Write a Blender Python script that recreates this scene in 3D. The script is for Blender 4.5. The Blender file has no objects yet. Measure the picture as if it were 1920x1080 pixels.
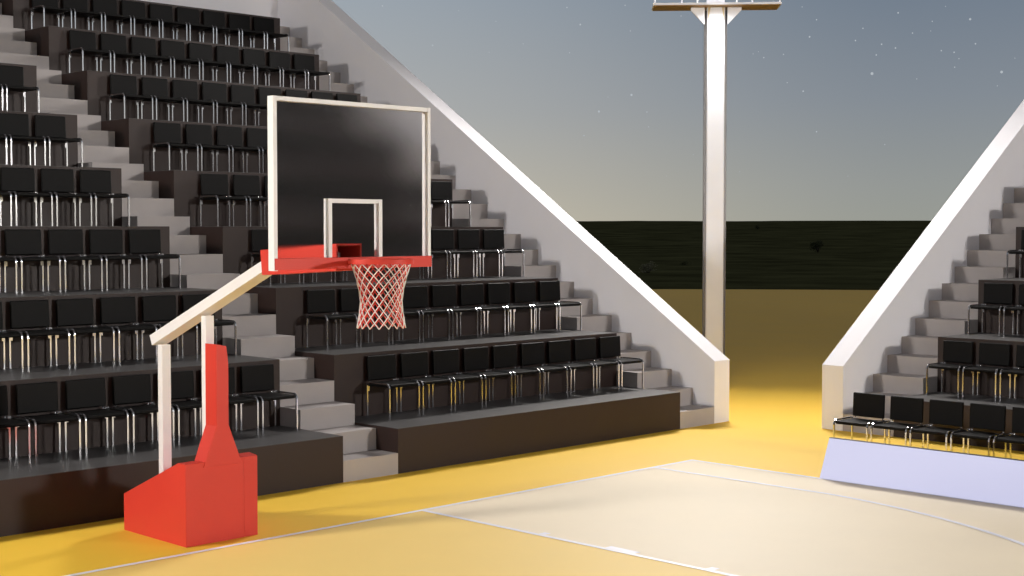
import bpy, bmesh, math, random
from mathutils import Vector, Matrix, noise
R = math.radians
PI = math.pi
S = bpy.context.scene
COL = S.collection

# ------------------------------------------------------------------ camera
CAM = Vector((-14.8816, -12.642, 3.38))
cam_d = bpy.data.cameras.new('camera')
cam_d.lens = 50.0
cam_d.sensor_width = 36.0
cam_d.clip_start = 0.1
cam_d.clip_end = 6000
cam = bpy.data.objects.new('camera', cam_d)
COL.objects.link(cam)
cam.location = CAM
YAW, PITCH = PI / 4, -0.0412
cam.rotation_euler = (PI / 2 + PITCH, 0, YAW - PI / 2)
S.camera = cam

# ------------------------------------------------------------------ exposure
S.view_settings.view_transform = 'Standard'
S.view_settings.look = 'None'
S.view_settings.exposure = 0.0
S.view_settings.gamma = 1.0
S.view_settings.use_curve_mapping = False

# ------------------------------------------------------------------ world: dusk sky
W = bpy.data.worlds.new('World')
S.world = W
W.use_nodes = True
nt = W.node_tree
nt.nodes.clear()
N = nt.nodes.new
L = nt.links.new
wo = N('ShaderNodeOutputWorld')
bg = N('ShaderNodeBackground')
tc = N('ShaderNodeTexCoord')
sep = N('ShaderNodeSeparateXYZ')
L(tc.outputs['Generated'], sep.inputs[0])


def wramp(stops):
    r = N('ShaderNodeValToRGB')
    cr = r.color_ramp
    while len(cr.elements) < len(stops):
        cr.elements.new(0.5)
    for e, (p, c) in zip(cr.elements, stops):
        e.position = p
        e.color = (*c, 1)
    L(sep.outputs['Z'], r.inputs[0])
    return r


cool = wramp([(0.0, (0.30, 0.31, 0.275)), (0.03, (0.28, 0.295, 0.285)), (0.09, (0.215, 0.245, 0.28)),
              (0.165, (0.155, 0.195, 0.25)), (0.4, (0.185, 0.195, 0.21)), (0.85, (0.06, 0.052, 0.05))])
warm = wramp([(0.0, (0.56, 0.50, 0.39)), (0.03, (0.49, 0.455, 0.38)), (0.08, (0.40, 0.405, 0.395)),
              (0.165, (0.32, 0.365, 0.41)), (0.4, (0.25, 0.255, 0.265)), (0.85, (0.06, 0.052, 0.05))])
# afterglow lies behind the tall stand: warm towards azimuth 75 degrees, cool away from it
dotn = N('ShaderNodeVectorMath')
dotn.operation = 'DOT_PRODUCT'
dotn.inputs[1].default_value = (math.cos(R(85)), math.sin(R(85)), 0)
L(tc.outputs['Generated'], dotn.inputs[0])
mr = N('ShaderNodeMapRange')
mr.inputs['From Min'].default_value = 0.55
mr.inputs['From Max'].default_value = 0.89
mr.interpolation_type = 'SMOOTHSTEP'
L(dotn.outputs['Value'], mr.inputs[0])
mr2 = N('ShaderNodeMapRange')
mr2.inputs['From Min'].default_value = -0.15
mr2.inputs['From Max'].default_value = -0.70
mr2.interpolation_type = 'SMOOTHSTEP'
L(dotn.outputs['Value'], mr2.inputs[0])
mx = N('ShaderNodeMath')
mx.operation = 'MAXIMUM'
L(mr.outputs[0], mx.inputs[0])
L(mr2.outputs[0], mx.inputs[1])
mix = N('ShaderNodeMix')
mix.data_type = 'RGBA'
L(mx.outputs[0], mix.inputs['Factor'])
L(cool.outputs[0], mix.inputs['A'])
L(warm.outputs[0], mix.inputs['B'])
L(mix.outputs['Result'], bg.inputs['Color'])
bg.inputs['Strength'].default_value = 1.06
L(bg.outputs[0], wo.inputs[0])


# ------------------------------------------------------------------ materials
def mat(name, color, rough=0.5, metal=0.0, spec=0.5, var=0.0, scale=3.0, rvar=0.0, bump=0.0, bscale=60.0,
        emit=None, estr=0.0, trans=0.0, ior=1.45, coat=0.0):
    m = bpy.data.materials.new(name)
    m.use_nodes = True
    t = m.node_tree
    b = t.nodes['Principled BSDF']
    b.inputs['Base Color'].default_value = (*color, 1)
    b.inputs['Roughness'].default_value = rough
    b.inputs['Metallic'].default_value = metal
    b.inputs['Specular IOR Level'].default_value = spec
    b.inputs['IOR'].default_value = ior
    b.inputs['Transmission Weight'].default_value = trans
    b.inputs['Coat Weight'].default_value = coat
    if emit:
        b.inputs['Emission Color'].default_value = (*emit, 1)
        b.inputs['Emission Strength'].default_value = estr
    if var or rvar or bump:
        c = t.nodes.new('ShaderNodeTexCoord')
        n = t.nodes.new('ShaderNodeTexNoise')
        n.inputs['Scale'].default_value = scale
        n.inputs['Detail'].default_value = 6
        n.inputs['Roughness'].default_value = 0.6
        t.links.new(c.outputs['Object'], n.inputs['Vector'])
        if var:
            r = t.nodes.new('ShaderNodeValToRGB')
            r.color_ramp.elements[0].position = 0.3
            r.color_ramp.elements[1].position = 0.7
            r.color_ramp.elements[0].color = (*[x * (1 - var) for x in color], 1)
            r.color_ramp.elements[1].color = (*[min(1, x * (1 + var)) for x in color], 1)
            t.links.new(n.outputs['Fac'], r.inputs[0])
            t.links.new(r.outputs[0], b.inputs['Base Color'])
        if rvar:
            q = t.nodes.new('ShaderNodeMapRange')
            q.inputs['From Min'].default_value = 0.3
            q.inputs['From Max'].default_value = 0.7
            q.inputs['To Min'].default_value = rough - rvar
            q.inputs['To Max'].default_value = rough + rvar
            t.links.new(n.outputs['Fac'], q.inputs[0])
            t.links.new(q.outputs[0], b.inputs['Roughness'])
        if bump:
            n2 = t.nodes.new('ShaderNodeTexNoise')
            n2.inputs['Scale'].default_value = bscale
            n2.inputs['Detail'].default_value = 4
            t.links.new(c.outputs['Object'], n2.inputs['Vector'])
            bp = t.nodes.new('ShaderNodeBump')
            bp.inputs['Strength'].default_value = bump
            bp.inputs['Distance'].default_value = 0.01
            t.links.new(n2.outputs['Fac'], bp.inputs['Height'])
            t.links.new(bp.outputs[0], b.inputs['Normal'])
    return m


M = dict(
    floor=mat('yellow_floor', (0.93, 0.59, 0.052), 0.62, spec=0.4, var=0.02, scale=0.5, rvar=0.02),
    court=mat('court_paint', (0.88, 0.76, 0.56), 0.62, spec=0.45, var=0.02, scale=0.7, rvar=0.02),
    key=mat('key_paint', (0.92, 0.655, 0.19), 0.62, spec=0.45, var=0.02, scale=0.7, rvar=0.02),
    line=mat('line_paint', (0.86, 0.85, 0.93), 0.5, var=0.03, scale=5),
    wall=mat('wall_paint', (0.80, 0.785, 0.82), 0.7, var=0.015, scale=0.8, bump=0.04, bscale=40),
    step=mat('step_concrete', (0.39, 0.357, 0.35), 0.65, var=0.05, scale=1.5, bump=0.08, bscale=50),
    tier=mat('dark_deck', (0.021, 0.0088, 0.0062), 0.5, spec=0.45, var=0.06, scale=1.2, rvar=0.05),
    lit_top=mat('lit_tier_top', (0.062, 0.059, 0.059), 0.5, spec=0.5, var=0.08, scale=1.5, rvar=0.05),  # paler than the tier: grazing light on its top put into the colour
    pad=mat('black_fabric', (0.0028, 0.0024, 0.0024), 0.5, spec=0.13, bump=0.05, bscale=300),
    chrome=mat('chrome', (0.80, 0.80, 0.82), 0.16, metal=1.0),
    red=mat('red_paint', (0.66, 0.05, 0.032), 0.45, spec=0.4, var=0.02, scale=2, rvar=0.04),
    white=mat('white_paint', (0.86, 0.845, 0.85), 0.45, spec=0.4, var=0.015, scale=3, rvar=0.04),
    glass=mat('frosted_glass', (0.86, 0.86, 0.86), 0.14, spec=0.06, trans=1.0, ior=1.45),
    net_w=mat('white_cord', (0.80, 0.78, 0.76), 0.8),
    net_r=mat('red_cord', (0.75, 0.05, 0.03), 0.8),
    screen=mat('blank_screen', (0.22, 0.22, 0.25), 0.4, emit=(0.69, 0.70, 0.98), estr=0.70),
    frame_dark=mat('dark_frame', (0.03, 0.03, 0.035), 0.4),
    galv=mat('mast_paint', (0.85, 0.86, 0.92), 0.45, spec=0.4, var=0.02, scale=2),
    steel=mat('brushed_steel', (0.20, 0.19, 0.185), 0.35, metal=1.0),
    cream=mat('cream_paint', (0.62, 0.50, 0.30), 0.5),
    brown=mat('bronze_soffit', (0.30, 0.19, 0.08), 0.5, var=0.1, scale=4),
    lens=mat('lamp_lens', (0.9, 0.9, 0.9), 0.3, emit=(1.0, 0.95, 0.88), estr=8),
    housing=mat('lamp_housing', (0.35, 0.35, 0.36), 0.4, metal=0.6),
    grass=mat('dark_grass', (0.070, 0.074, 0.036), 0.95, spec=0.0, var=0.5, scale=0.12, bump=0.6, bscale=3),
    leaf=mat('shrub_leaf', (0.030, 0.036, 0.018), 0.9, spec=0.1, var=0.3, scale=4),
    straw=mat('dry_grass', (0.15, 0.15, 0.10), 0.9, spec=0.1, var=0.3, scale=8),
    star=mat('star_light', (0, 0, 0), 1.0, emit=(0.85, 0.93, 1.0), estr=0.52),
)

# the backboard pane: frosted, anti-reflective, so it only scatters what lies behind it
_t = M['glass'].node_tree
_q = _t.nodes.new('ShaderNodeBsdfRefraction')
_q.inputs['Roughness'].default_value = 0.17
_q.inputs['IOR'].default_value = 1.45
_q.inputs['Color'].default_value = (0.96, 0.96, 0.96, 1)
_t.links.new(_q.outputs[0], _t.nodes['Material Output'].inputs[0])


# ------------------------------------------------------------------ mesh helpers
def box(bm, x0, x1, y0, y1, z0, z1):
    v = [bm.verts.new(p) for p in ((x0, y0, z0), (x1, y0, z0), (x1, y1, z0), (x0, y1, z0),
                                   (x0, y0, z1), (x1, y0, z1), (x1, y1, z1), (x0, y1, z1))]
    for f in ((3, 2, 1, 0), (4, 5, 6, 7), (0, 1, 5, 4), (1, 2, 6, 5), (2, 3, 7, 6), (3, 0, 4, 7)):
        bm.faces.new([v[i] for i in f])
    return v


def prism(bm, pts, a0, a1, axis='X'):
    """pts: outline in the two other axes, extruded from a0 to a1 along axis"""
    def P(a, p):
        return {'X': (a, p[0], p[1]), 'Y': (p[0], a, p[1]), 'Z': (p[0], p[1], a)}[axis]
    A = [bm.verts.new(P(a0, p)) for p in pts]
    B = [bm.verts.new(P(a1, p)) for p in pts]
    n = len(pts)
    bm.faces.new(A)
    bm.faces.new(list(reversed(B)))
    for i in range(n):
        bm.faces.new((A[i], B[i], B[(i + 1) % n], A[(i + 1) % n]))


def bar(bm, pts, w):
    tube(bm, pts, w * math.sqrt(2), 4, off=PI / 4, smooth=False)


def tube(bm, pts, r, seg=10, close=False, off=0.0, smooth=True):
    pts = [Vector(p) for p in pts]
    n = len(pts)
    rings = []
    up = None
    for i, p in enumerate(pts):
        if close:
            t = (pts[(i + 1) % n] - pts[i - 1]).normalized()
        else:
            t = (pts[min(i + 1, n - 1)] - pts[max(i - 1, 0)]).normalized()
        if up is None:
            up = Vector((0, 0, 1)) if abs(t.z) < 0.9 else Vector((1, 0, 0))
        a = t.cross(up).normalized()
        up = a.cross(t).normalized()
        rings.append([bm.verts.new(p + r * (math.cos(off + k * 2 * PI / seg) * a + math.sin(off + k * 2 * PI / seg) * up))
                      for k in range(seg)])
    for i in range(n if close else n - 1):
        A, B = rings[i], rings[(i + 1) % n]
        for k in range(seg):
            f = bm.faces.new((A[k], A[(k + 1) % seg], B[(k + 1) % seg], B[k]))
            f.smooth = smooth
    if not close:
        bm.faces.new(list(reversed(rings[0])))
        bm.faces.new(rings[-1])


def obj(name, bm, m, parent=None, bevel=0.0, seg=2, loc=None):
    bmesh.ops.recalc_face_normals(bm, faces=bm.faces)
    if bevel:
        es = [e for e in bm.edges if len(e.link_faces) == 2 and e.calc_face_angle(0) > 0.5]
        bmesh.ops.bevel(bm, geom=es, offset=bevel, segments=seg, profile=0.5, affect='EDGES', clamp_overlap=True)
    me = bpy.data.meshes.new(name)
    bm.to_mesh(me)
    bm.free()
    me.materials.append(m)
    o = bpy.data.objects.new(name, me)
    COL.objects.link(o)
    if parent:
        o.parent = parent
    if loc:
        o.location = loc
    return o


def empty(name, label, cat, loc=(0, 0, 0), rz=0.0, group=None):
    o = bpy.data.objects.new(name, None)
    COL.objects.link(o)
    o.location = loc
    o.rotation_euler = (0, 0, rz)
    o.empty_display_size = 0.3
    o['label'] = label
    o['category'] = cat
    if group:
        o['group'] = group
    return o


def kind(o, k, label=None, cat=None):
    o['kind'] = k
    if label:
        o['label'] = label
    if cat:
        o['category'] = cat
    return o


NB = bmesh.new

# ------------------------------------------------------------------ measured layout
HX, HY = -6.275, -14.0            # centre of the court
YF = 2.303                        # front of the tall stand
T, H = 0.4734, 0.30               # stair tread and riser
H0 = 0.288                        # first riser
HB, DH, DY = 0.622, 0.9336, 1.4204
NT = 9
YBACK = YF + NT * DY
BLK = [(-2.163, 4.091), (-9.42, -3.125), (-16.68, -10.38)]
AIS = [(4.091, 5.047), (-3.125, -2.163), (-10.38, -9.42), (-17.64, -16.68)]
WSL = 0.6695
WH = 1.089

# ------------------------------------------------------------------ setting: floor, court, markings, grassland
bm = NB()
n = 160
c = bm.verts.new((HX, HY, 0))
ring = [bm.verts.new((HX + 75.2 * math.cos(2 * PI * k / n), HY + 75.2 * math.sin(2 * PI * k / n), 0)) for k in range(n)]
for k in range(n):
    bm.faces.new((c, ring[k], ring[(k + 1) % n]))
kind(obj('floor', bm, M['floor']), 'structure', 'smooth yellow floor reaching past the stands', 'floor')

CX0, CX1 = -14.17, 1.62
BY = 0.125
KX0, KX1 = -8.91, -3.64
KY = BY - 5.8
bm = NB()


def sheet(bm, x0, x1, y0, y1, z):
    v = [bm.verts.new(p) for p in ((x0, y0, z), (x1, y0, z), (x1, y1, z), (x0, y1, z))]
    bm.faces.new(v)


sheet(bm, CX0, KX0, -28, BY, 0.004)
sheet(bm, KX1, CX1, -28, BY, 0.004)
sheet(bm, KX0, KX1, -28, KY, 0.004)
kbm = NB()
sheet(kbm, KX0, KX1, KY, BY, 0.004)
kind(obj('key', kbm, M['key']), 'structure', 'pale yellow painted lane under the basket', 'court')
kind(obj('court', bm, M['court']), 'structure', 'pale beige playing surface of the basketball court', 'court')

bm = NB()
LW = 0.072
z = 0.008


def hline(x0, x1, y):
    sheet(bm, x0, x1, y - LW / 2, y + LW / 2, z)


def vline(x, y0, y1):
    sheet(bm, x - LW / 2, x + LW / 2, y0, y1, z)


hline(CX0, CX1 + LW / 2, BY)
vline(CX1, -28, BY - LW / 2)
vline(CX0, -28, BY - LW / 2)
vline(KX1, KY, BY - LW / 2)
vline(KX0, KY, BY - LW / 2)
hline(KX0 + LW / 2, KX1 - LW / 2, KY)
for s in (1, -1):   # block marks outside the key
    xe = KX1 + LW / 2 if s > 0 else KX0 - LW / 2
    for y0, y1 in ((-1.88, -1.78), (-3.17, -2.76), (-4.19, -4.09), (-5.0, -4.9)):
        sheet(bm, min(xe, xe + s * 0.1), max(xe, xe + s * 0.1), y0, y1, z)
# three point line
tx, cy_, r3 = 7.0, -2.10, 7.03
a0 = math.acos(tx / r3)
y_arc = cy_ - r3 * math.sin(a0)
for s in (1, -1):
    vline(HX + s * tx, y_arc, BY - LW / 2)
m_ = 80
prev = None
for k in range(m_ + 1):
    a = -a0 - (PI - 2 * a0) * k / m_
    p0 = bm.verts.new((HX + (r3 - LW / 2) * math.cos(a), cy_ + (r3 - LW / 2) * math.sin(a), z))
    p1 = bm.verts.new((HX + (r3 + LW / 2) * math.cos(a), cy_ + (r3 + LW / 2) * math.sin(a), z))
    if prev:
        bm.faces.new((prev[0], prev[1], p1, p0))
    prev = (p0, p1)
kind(obj('court_lines', bm, M['line']), 'structure', 'thin white painted lines of the basketball court', 'markings')


def terr(r, a):
    t = max(0.0, min(1.0, (r - 75) / 750))
    hh = 8.1 * (t * t * (3 - 2 * t)) - 0.06
    w = min(1, (r - 75) / 40) if r > 75 else 0
    x, y = r * math.cos(a), r * math.sin(a)
    hh += w * 0.35 * noise.noise(Vector((x / 60, y / 60, 0)))
    hh += w * 0.12 * noise.noise(Vector((x / 9, y / 9, 5)))
    return hh


bm = NB()
na = 720
rads = [74.0, 77, 81, 86, 92, 99, 107, 116, 127, 140, 155, 172, 192, 215, 242, 273, 310, 352, 400, 455, 518, 590, 672, 765, 830, 960, 1150]
prev = None
for r in rads:
    cur = [bm.verts.new((HX + r * math.cos(2 * PI * k / na), HY + r * math.sin(2 * PI * k / na),
                         terr(r, 2 * PI * k / na) if r > 75 else -0.06)) for k in range(na)]
    if prev:
        for k in range(na):
            f = bm.faces.new((prev[k], cur[k], cur[(k + 1) % na], prev[(k + 1) % na]))
            f.smooth = True
    prev = cur
kind(obj('grassland', bm, M['grass']), 'structure', 'dark grass field rising gently to the horizon', 'terrain')
rr_ = random.Random(7)


# ------------------------------------------------------------------ grandstands (built in the tall stand's frame)
def wall_prism(bm, x0, x1):
    yb = YBACK + 0.43
    prism(bm, [(YF, 0), (yb, 0), (yb, WH + WSL * (yb - YF)), (YF, WH)], x0, x1, 'X')


def make_stand(name, label, loc, mirror, blocks, aisles, wallx):
    root = empty(name, label, 'grandstand', loc)

    def tf(bm):
        if mirror:   # the right-hand stand: (x, y) -> faces the other touchline
            for v in bm.verts:
                x, y, zz = v.co
                v.co = (y - YF, x, zz)
        return bm
    for (x0, x1) in blocks:
        for k in range(NT):
            bm = NB()
            zt = HB + DH * k
            zb = 0 if k == 0 else HB + DH * (k - 1)
            box(bm, x0, x1, YF + DY * k, YBACK, zb, zt)
            tier = obj('seating_tier', tf(bm), M['tier'], root)
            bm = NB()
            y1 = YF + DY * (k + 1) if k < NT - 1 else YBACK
            box(bm, x0 + 0.002, x1 - 0.002, YF + DY * k + 0.002, y1 - 0.002, zt + 0.0005, zt + 0.0045)  # thin sheet added so the tier top looks lit
            obj('lit_top', tf(bm), M['lit_top'], tier)
    for (x0, x1) in aisles:
        bm = NB()
        pts = [(YF, 0)]
        i = 0
        while YF + T * i < YBACK - 0.01:
            pts += [(YF + T * i, H0 + H * i), (YF + T * (i + 1), H0 + H * i)]
            i += 1
        pts[-1] = (YBACK, pts[-1][1])
        pts.append((YBACK, 0))
        e = 0.003
        prism(bm, pts, x0 + e, x1 - e, 'X')
        obj('staircase', tf(bm), M['step'], root)
    for (x0, x1) in wallx:
        bm = NB()
        wall_prism(bm, x0, x1)
        obj('side_wall', tf(bm), M['wall'], root)
    bm = NB()
    zt = WH + WSL * (YBACK + 0.43 - YF)
    xa = min(w[1] if w[1] < 0 else w[1] for w in wallx)
    xs = sorted(wallx)
    box(bm, xs[0][1] + 0.002, xs[-1][0] - 0.002, YBACK + 0.003, YBACK + 0.428, 0, zt - 0.004)
    obj('back_wall', tf(bm), M['wall'], root)
    return root


make_stand('grandstand', 'tall grandstand of black tiers and grey stairs behind the red basket', (0, 0, 0), False,
           BLK, AIS, [(-18.07, -17.64), (5.047, 5.476)])
# right-hand stand: local x runs along -Y of the world
SBX = 5.842
bB = [(-6.97, -0.723), (-14.2, -7.93)]
aB = [(-0.723, 0.233), (-7.93, -6.97)]
make_stand('grandstand', 'grandstand cut by the right edge of the photo, behind the lilac board', (SBX, 0, 0), True,
           bB, aB, [(-14.63, -14.2), (0.233, 0.64)])

# ------------------------------------------------------------------ chairs
CW = 0.2825
TR = 0.0112


def make_chair():
    root = empty('chair', 'x', 'chair')
    # seat pad with slight dip
    bm = NB()
    box(bm, -0.262, 0.262, -0.262, 0.232, 0.452, 0.500)
    obj('seat', bm, M['pad'], root, bevel=0.014, seg=3)
    bm = NB()
    v = box(bm, -0.268, 0.268, 0.222, 0.262, 0.530, 0.890)
    for q in v[4:]:
        q.co.y += 0.018
    obj('backrest', bm, M['pad'], root, bevel=0.0148, seg=4)
    for s in (-1, 1):
        x = s * CW
        # front leg bends over into the side rail
        pts = [(x, -0.262, 0.0), (x, -0.262, 0.2), (x, -0.262, 0.44)]
        for k in range(1, 7):
            a = k / 6 * PI / 2
            pts.append((x, -0.262 + 0.07 * (1 - math.cos(a)), 0.44 + 0.07 * math.sin(a)))
        bm = NB()
        bar(bm, pts, TR)
        obj('leg', bm, M['chrome'], root)
        bm = NB()
        bar(bm, [(x, -0.191, 0.510), (x, 0.18, 0.510), (x, 0.205, 0.506), (x, 0.228, 0.494)], TR)
        box(bm, min(x, x - s * 0.03), max(x, x - s * 0.03), 0.195, 0.225, 0.498, 0.522)
        obj('side_rail', bm, M['chrome'], root)
        bm = NB()
        bar(bm, [(x, 0.246, 0.0), (x, 0.246, 0.25), (x, 0.246, 0.49)], TR)
        box(bm, min(x, x - s * 0.034), max(x, x - s * 0.034), 0.232, 0.262, 0.375, 0.448)
        obj('leg', bm, M['chrome'], root)
        bm = NB()
        xx = s * 0.235
        tube(bm, [(xx, 0.244, 0.47), (xx, 0.25, 0.50), (xx, 0.262, 0.56)], 0.009, 8)
        obj('back_support', bm, M['chrome'], root)
    return root


proto = make_chair()
used = [False]
ORD = ['first', 'second', 'third', 'fourth', 'fifth', 'sixth', 'seventh', 'eighth', 'ninth', 'tenth']


def place_chair(x, y, z_, rz, label, group):
    if not used[0]:
        r = proto
        used[0] = True
    else:
        r = proto.copy()
        COL.objects.link(r)
        for ch in list(proto.children):
            cc = ch.copy()
            COL.objects.link(cc)
            cc.parent = r
    r.location = (x, y, z_)
    r.rotation_euler = (0, 0, rz)
    r['label'] = label
    r['category'] = 'chair'
    r['group'] = group


rowname = ['bottom row', 'second row up', 'third row up', 'fourth row up', 'fifth row up', 'sixth row up',
           'seventh row up', 'top row']
PITCHC = 0.6447
GA = 'black chairs standing on the tiers of the tall stand'
for k in range(8):
    zt = HB + DH * k
    yy = 3.40 + DY * k
    dx = -0.031 * k
    for j in range(9):
        xc = -1.615 + CW + PITCHC * j + dx
        place_chair(xc, yy, zt, 0, 'black chrome-legged chair, %s right of the narrow stairs, %s of the tall stand'
                    % (ORD[j], rowname[k]), GA)
    nl = [7, 6, 5, 5, 4, 3, 3, 2][k]
    for j in range(nl):
        xc = -3.265 - CW - PITCHC * j + dx * 0.8
        place_chair(xc, yy, zt, 0, 'black chrome-legged chair, %s left of the narrow stairs, %s of the tall stand'
                    % (ORD[j], rowname[k]), GA)
GB = 'black chairs of the right-hand stand'
for j in range(7):
    place_chair(3.905, -0.985 - CW - 0.637 * j, 0, -PI / 2,
                'black chair on the yellow floor behind the lilac board, %s from its far end' % ORD[j], GB)
for k in range(5):
    for j in range([6, 5, 3, 2, 1][k]):
        place_chair(SBX + 1.105 + DY * k, -0.845 - CW - PITCHC * j, HB + DH * k, -PI / 2,
                    'black chrome-legged chair, %s from the far end, %s of the right-hand stand'
                    % (ORD[j], ['bottom row', 'second row up', 'third row up', 'fourth row up', 'fifth row up'][k]), GB)

# ------------------------------------------------------------------ basketball hoop
hoop = empty('basketball_hoop', 'portable basketball hoop with red weighted base, white arm and frosted backboard',
             'basketball hoop', (HX, 0.7, 0))
X0, Y0 = HX, 0.7


def hp(name, bm, m, parent=hoop, bevel=0.0, seg=2):
    """part given in world coordinates, moved into the hoop's own frame"""
    for v in bm.verts:
        v.co.x -= X0
        v.co.y -= Y0
    return obj(name, bm, m, parent, bevel, seg)


bm = NB()
prism(bm, [(0.398, 0.0), (1.68, 0.0), (1.68, 0.412), (0.547, 0.887), (0.398, 0.887)], -6.736, -6.0, 'X')
hp('base', bm, M['red'], bevel=0.004, seg=1)
bm = NB()
prism(bm, [(0.407, 0.0), (1.68, 0.0), (1.68, 0.412), (0.56, 0.905), (0.407, 0.885)], -5.997, -5.815, 'X')
hp('base_panel', bm, M['red'], bevel=0.004, seg=1)
# padded cover with a flared foot round the front post
bm = NB()
out = [(-6.518, 0.83), (-6.03, 0.83), (-6.196, 1.26), (-6.196, 1.94), (-6.218, 2.12), (-6.350, 2.145), (-6.352, 1.26)]
prism(bm, out, 0.388, 0.60, 'Y')
hp('post_cover', bm, M['red'], bevel=0.003, seg=1)
bm = NB()
box(bm, -6.335, -6.23, 0.605, 0.70, 0.80, 2.44)
hp('post', bm, M['white'], bevel=0.006)
bm = NB()
box(bm, -6.35, -6.24, 1.475, 1.575, 0.45, 2.075)
hp('post', bm, M['white'], bevel=0.006)
# sloping arm
bm = NB()
d = Vector((0, -2.17, 0.897)).normalized()
nrm = Vector((0, 0.897, 2.17)).normalized()
a = Vector((0, 1.675, 2.064))
bq = a + d * 3.1
pts = [a, bq, bq + nrm * 0.128, a + nrm * 0.128]
pts = [(p.y, p.z) for p in pts]
# level the last half metre inside the red head
pts = [(1.655, 2.062), (-0.70, 3.020), (-1.55, 3.035), (-1.55, 3.155), (-0.75, 3.160), (1.705, 2.173)]
prism(bm, pts, -6.375, -6.185, 'X')
hp('arm', bm, M['white'], bevel=0.005)
# red hollow head
bm = NB()
side = [(-0.584, 2.914), (-1.805, 2.985), (-1.805, 3.243), (-0.556, 3.169)]
prism(bm, side, -6.430, -6.412, 'X')
prism(bm, side, -6.140, -6.121, 'X')
prism(bm, [(-0.584, 2.914), (-1.805, 2.985), (-1.805, 3.003), (-0.584, 2.932)], -6.410, -6.142, 'X')
prism(bm, [(-0.557, 3.151), (-1.805, 3.225), (-1.805, 3.243), (-0.556, 3.169)], -6.410, -6.142, 'X')
hp('arm_head', bm, M['red'])
# lower red beam
bm = NB()
box(bm, -7.212, -5.287, -1.902, -1.812, 3.004, 3.113)
hp('lower_beam', bm, M['red'], bevel=0.003, seg=1)
# backboard: glass with white frame and inner square
bm = NB()
box(bm, -7.205, -5.31, -1.8665, -1.8555, 3.10, 4.585)
board = hp('backboard', bm, M['glass'])
bm = NB()
box(bm, -7.217, -7.177, -1.899, -1.810, 2.998, 4.60)
box(bm, -5.338, -5.298, -1.899, -1.810, 3.114, 4.60)
box(bm, -7.176, -5.339, -1.898, -1.811, 4.559, 4.599)
hp('frame', bm, M['white'], board)
bm = NB()
box(bm, -6.591, -6.549, -1.899, -1.822, 3.114, 3.672)
box(bm, -5.976, -5.932, -1.899, -1.822, 3.114, 3.672)
box(bm, -6.548, -5.977, -1.898, -1.823, 3.631, 3.671)
hp('target_square', bm, M['white'], board)
# rim
RY, RZ, RR = -2.29, 3.078, 0.30
bm = NB()
n = 64
prof = [(RR - 0.012, RZ - 0.022), (RR + 0.008, RZ - 0.022), (RR + 0.008, RZ + 0.022), (RR - 0.012, RZ + 0.022)]
rings = [[bm.verts.new((HX + pr * math.cos(2 * PI * k / n), RY + pr * math.sin(2 * PI * k / n), pz)) for pr, pz in prof]
         for k in range(n)]
for k in range(n):
    A, B = rings[k], rings[(k + 1) % n]
    for j in range(4):
        f = bm.faces.new((A[j], A[(j + 1) % 4], B[(j + 1) % 4], B[j]))
        f.smooth = False
box(bm, HX - 0.07, HX + 0.07, -2.0, -1.9025, RZ - 0.02, RZ + 0.02)
box(bm, HX - 0.085, HX + 0.085, -1.908, -1.9026, RZ - 0.06, RZ + 0.03)
rim = hp('rim', bm, M['red'])
# net: two families of helical cords


def net_r(t):
    return 0.283 + (0.195 - 0.283) * math.sin(min(t / 0.66, 1) * PI / 2) + (0.0 if t < 0.62 else 0.036 * ((t - 0.62) / 0.38) ** 1.3)


def net_mesh(off, rad, ph=0.0):
    bm = NB()
    zt, zb = RZ - 0.018, 2.452
    nn = 16
    turns = 5.5 / nn * 2 * PI
    for s in (1, -1):
        for j in range(nn):
            a0_ = 2 * PI * (j + (0.0 if s > 0 else 0.5)) / nn + ph
            pts = []
            for q in range(19):
                t = q / 18
                aa = a0_ + s * turns * (t - 1) + (0 if s > 0 else 2 * PI * -0.5 / nn)
                rr = net_r(t) + off + (0.003 if s > 0 else -0.003) * math.sin(PI * t)
                pts.append((HX + rr * math.cos(aa), RY + rr * math.sin(aa), zt + (zb - zt) * t))
            tube(bm, pts, rad, 6)
    return bm


hp('net', net_mesh(0.0, 0.0046), M['net_w'])
hp('net_lining', net_mesh(-0.009, 0.0052, 0.014), M['net_r'])

# ------------------------------------------------------------------ LED board along the touchline
led = empty('advertising_board', 'long blank lilac-white glowing board leaning on the floor by the court edge', 'board', (1.63, -2.03, 0))
lean = 0.235
Lb = 7.2
bm = NB()
prism(bm, [(0.0, 0.0), (0.014, 0.0), (lean + 0.014, 0.528), (lean, 0.528)], -Lb, 0, 'Y')
obj('screen', bm, M['screen'], led)
bm = NB()
prism(bm, [(0.016, 0.0), (0.06, 0.0), (lean + 0.06, 0.536), (lean - 0.002, 0.536), (lean - 0.002, 0.530), (lean + 0.016, 0.530)], -Lb, 0, 'Y')
obj('back_panel', bm, M['frame_dark'], led)
for yy in (-0.6, -2.4, -4.2, -6.0):
    bm = NB()
    tube(bm, [(0.26, yy, 0.44), (0.52, yy, 0.012)], 0.012, 8)
    tube(bm, [(0.06, yy, 0.012), (0.54, yy, 0.012)], 0.012, 8)
    obj('prop', bm, M['frame_dark'], led)

# ------------------------------------------------------------------ floodlight masts
MASTP = []


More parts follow.
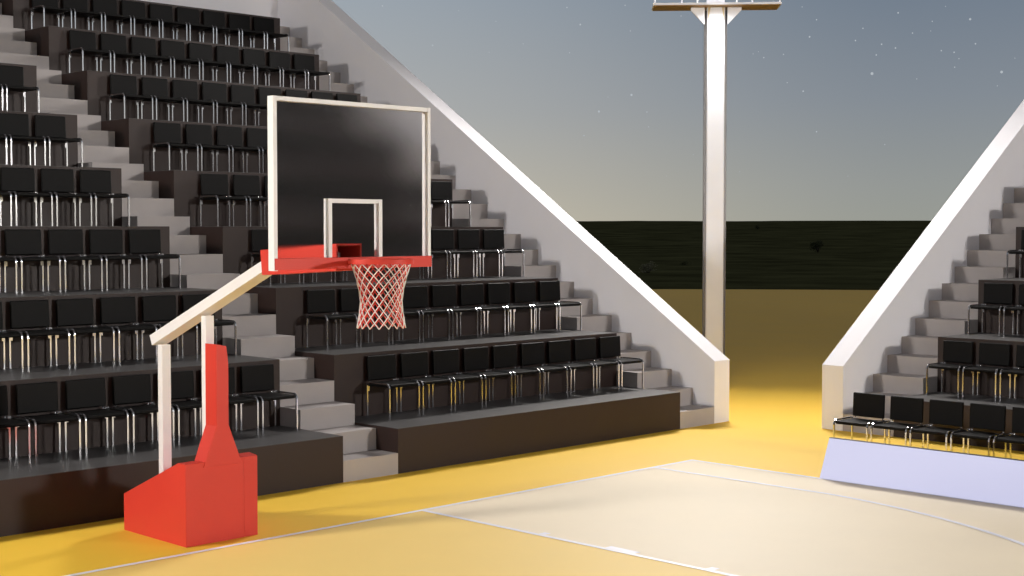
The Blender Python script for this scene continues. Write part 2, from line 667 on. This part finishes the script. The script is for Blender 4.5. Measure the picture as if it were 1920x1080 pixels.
def make_mast(x, y, face, label, full=True, power=9000):
    """face: direction (radians) the lamps look towards"""
    rz = face + PI / 2          # local -Y looks towards the court
    r = empty('floodlight_mast', label, 'floodlight mast', (x, y, 0), rz, 'floodlight masts at the corners of the court')
    bm = NB()
    w, cc = 0.19, 0.02
    prism(bm, [(-w + cc, -w), (w - cc, -w), (w, -w + cc), (w, w - cc), (w - cc, w), (-w + cc, w), (-w, w - cc), (-w, -w + cc)],
          0.0, 8.163, 'Z')
    pole = obj('pole', bm, M['galv'], r)
    for s in (-1, 1):
        bm = NB()
        prism(bm, [(s * 0.192, -0.12), (s * 0.245, -0.09), (s * 0.245, 0.09), (s * 0.192, 0.12)], 0.0, 8.1, 'Z')
        obj('rail', bm, M['steel'], pole)
    bm = NB()
    box(bm, -0.26, 0.26, -0.26, 0.26, 0.0, 0.04)
    obj('foot_plate', bm, M['galv'], r, bevel=0.01)
    # platform
    bm = NB()
    box(bm, -1.345, 1.345, -0.44, 0.29, 8.165, 8.178)
    obj('soffit', bm, M['brown'], r)
    bm = NB()
    box(bm, -1.365, 1.365, -0.455, 0.305, 8.180, 8.225)
    obj('platform', bm, M['galv'], r)
    for s in (-1, 1):
        bm = NB()
        prism(bm, [(s * 0.247, 7.80), (s * 0.54, 8.10), (s * 0.54, 8.163), (s * 0.247, 8.163)], -0.19, -0.10, 'Y')
        obj('bracket', bm, M['galv'], r)
        bm = NB()
        prism(bm, [(s * 0.12, 8.163), (s * 0.175, 8.163), (s * 0.175, 7.88)], -0.20, -0.1902, 'Y')
        obj('gusset', bm, M['cream'], r)
    bm = NB()
    for px in (-1.33, -0.75, -0.42, 0.42, 0.75, 1.33):
        tube(bm, [(px, -0.42, 8.225), (px, -0.42, 9.2)], 0.016, 8)
    tube(bm, [(-1.33, -0.42, 9.2), (1.33, -0.42, 9.2)], 0.018, 8)
    tube(bm, [(-1.33, -0.42, 8.75), (1.33, -0.42, 8.75)], 0.014, 8)
    obj('railing', bm, M['galv'], r)
    bm = NB()
    box(bm, -0.19, 0.19, -0.1, 0.2, 8.226, 9.9)
    box(bm, -1.4, 1.4, -0.05, 0.05, 9.85, 9.95)
    box(bm, -1.4, 1.4, -0.05, 0.05, 8.85, 8.93)
    obj('lamp_rack', bm, M['galv'], r)
    for zz in (8.9, 9.9):
        for px in (-1.05, -0.35, 0.35, 1.05):
            bm = NB()
            prism(bm, [(-0.34, -0.22), (-0.34, 0.22), (-0.10, 0.14), (-0.10, -0.14)], px - 0.24, px + 0.24, 'X')
            lamp = obj('lamp', bm, M['housing'], r, loc=(0, 0, zz))
            bm = NB()
            box(bm, px - 0.22, px + 0.22, -0.352, -0.343, -0.20, 0.20)
            obj('lens', bm, M['lens'], lamp)
    # the lamps' own light, plus an added fill spot
    ld = bpy.data.lights.new('floodlight', 'AREA')
    ld.shape = 'RECTANGLE'
    ld.size = 2.8
    ld.size_y = 1.9
    ld.energy = power
    ld.color = (1.0, 0.955, 0.91)
    lo = bpy.data.objects.new('floodlight', ld)
    COL.objects.link(lo)
    lo.parent = r
    lo.location = (0, -0.40, 9.4)
    lo.rotation_euler = (R(90 - TILT), 0, 0)   # -Z of the light looks along local -Y
    lo.rotation_euler = (R(90), 0, PI)
    # Euler: aim explicitly
    aim = Vector((0, -math.cos(R(TILT)), -math.sin(R(TILT))))
    lo.rotation_euler = aim.to_track_quat('-Z', 'Z').to_euler()
    sd = bpy.data.lights.new('pole_fill', 'SPOT')  # no fixture here: spot added to brighten the pole under the platform
    sd.energy = POLE_FILL
    sd.spot_size = R(100)
    sd.spot_blend = 1.0
    sd.shadow_soft_size = 0.3
    sd.color = (1.0, 1.0, 1.0)
    so = bpy.data.objects.new('pole_fill', sd)
    COL.objects.link(so)
    so.parent = r
    so.location = (0, -1.0, 8.2)
    so.rotation_euler = Vector((0, 0.45, -1)).to_track_quat('-Z', 'Y').to_euler()
    return r


TILT = 4.0
POLE_FILL = 320.0
PW = 3300
make_mast(10.2, 6.2, R(180 + 41.5), 'tall white floodlight mast standing between the two stands', power=2300)
make_mast(-22.75, 6.2, math.atan2(HY - 6.2, HX + 22.75), 'white floodlight mast beyond the far left end of the tall stand', power=4000)
make_mast(10.2, -34.2, math.atan2(HY + 34.2, HX - 10.2), 'white floodlight mast at the far end of the touchline stand', power=5800)
make_mast(-22.75, -34.2, math.atan2(HY + 34.2, HX + 22.75), 'white floodlight mast behind the photographer', power=1000)


# ------------------------------------------------------------------ shrubs on the grassland
def cam_ray(u, v):
    a, b = (u - 960) / 2666.667, -(v - 540) / 2666.667
    F = Vector((math.cos(YAW) * math.cos(PITCH), math.sin(YAW) * math.cos(PITCH), math.sin(PITCH)))
    Rt = Vector((math.sin(YAW), -math.cos(YAW), 0))
    U = Vector((-math.cos(YAW) * math.sin(PITCH), -math.sin(YAW) * math.sin(PITCH), math.cos(PITCH)))
    return (F + a * Rt + b * U).normalized()


def shrub(x, y, size, label, m, name='shrub', cat='shrub', nleaf=900, tall=1.0, seed=1):
    rr = random.Random(seed)
    zz = terr(math.hypot(x - HX, y - HY), math.atan2(y - HY, x - HX))
    root = empty(name, label, cat, (x, y, zz))
    bm = NB()
    for q in range(5):
        a = rr.uniform(0, 2 * PI)
        tube(bm, [(0, 0, -0.1), (0.2 * size * math.cos(a), 0.2 * size * math.sin(a), 0.35 * size * tall)], 0.02 * size, 5)
    obj('stem', bm, M['tier'], root)
    bm = NB()
    blobs = [(rr.uniform(-.3, .3) * size, rr.uniform(-.3, .3) * size, rr.uniform(.25, .7) * size * tall, rr.uniform(.2, .33) * size) for _ in range(7)]
    for q in range(nleaf):
        bx, by, bz, br = rr.choice(blobs)
        p = Vector((rr.gauss(0, 1), rr.gauss(0, 1), rr.gauss(0, 1))).normalized() * br * rr.uniform(.5, 1.1) + Vector((bx, by, bz))
        if p.z < 0.02:
            p.z = abs(p.z)
        u = Vector((rr.gauss(0, 1), rr.gauss(0, 1), rr.gauss(0, 1))).normalized()
        w = u.orthogonal().normalized()
        s = 0.045 * size
        bm.faces.new([bm.verts.new(p + u * s), bm.verts.new(p + w * s * .6), bm.verts.new(p - u * s), bm.verts.new(p - w * s * .6)])
    obj('foliage', bm, m, root)


shrub(148.4, 92.8, 1.9, 'dark round shrub alone on the grass field right of the mast', M['leaf'], seed=3)
shrub(316.9, 221.3, 2.0, 'small low shrub just below the skyline right of the mast', M['leaf'], tall=.6, seed=4, nleaf=500)
shrub(92.2, 71.2, 0.9, 'tiny dark shrub low on the field left of the mast', M['leaf'], tall=.5, seed=5, nleaf=400)
shrub(74.2, 60.9, 1.5, 'pale dry grass clump low on the field left of the mast', M['straw'], name='grass_clump', cat='grass clump', tall=.5, seed=6, nleaf=600)

# ------------------------------------------------------------------ stars
STARS = [(1518, 69, 2.4), (1635, 138, 4.0), (1184, 178, 3.2), (1123, 209, 3.0), (1213, 210, 1.6), (1216, 238, 1.3),
         (1432, 108, 1.8), (1469, 102, 1.6), (1412, 101, 1.2), (1422, 97, 1.1), (1506, 171, 2.2), (1531, 247, 1.9),
         (1659, 271, 1.4), (1604, 76, 2.0), (1643, 103, 2.0), (1653, 83, 2.1), (1679, 90, 2.1), (1684, 24, 2.2),
         (1531, 37, 1.8), (1618, 53, 1.8), (1711, 62, 1.8), (1719, 148, 1.4), (1476, 155, 1.4), (1504, 13, 1.4),
         (1172, 10, 1.6), (1277, 30, 1.5), (1182, 58, 1.5), (1095, 254, 1.7), (1088, 46, 2.4), (1063, 14, 1.8),
         (1878, 135, 3.6), (1819, 36, 3.0), (1829, 82, 2.1), (1765, 95, 1.9), (1789, 98, 2.0), (1798, 110, 1.5),
         (1790, 126, 1.7), (1870, 161, 1.3), (1903, 109, 1.2), (1748, 40, 1.5), (1745, 58, 1.2), (1773, 12, 1.1),
         (811, 85, 2.0), (717, 11, 1.9), (981, 82, 1.3), (917, 98, 1.2), (1068, 99, 1.4), (1140, 182, 1.1),
         (1387, 322, 1.0), (1590, 330, 1.0), (1300, 290, 1.0), (1250, 330, 1.0), (930, 40, 1.2), (860, 20, 1.0)]
for q in range(500):
    STARS.append((rr_.uniform(-6000, 8000), -rr_.uniform(30, 5000), rr_.choice((1.2, 1.5, 2.0, 3.0))))
bm = NB()
for u, v, s in STARS:
    p = CAM + cam_ray(u, v) * 2600
    if p.z < 30:
        continue
    bmesh.ops.create_icosphere(bm, subdivisions=1, radius=s * 0.70, matrix=Matrix.Translation(p))
kind(obj('stars', bm, M['star']), 'stuff', 'scattered pale stars in the dusk sky', 'stars')
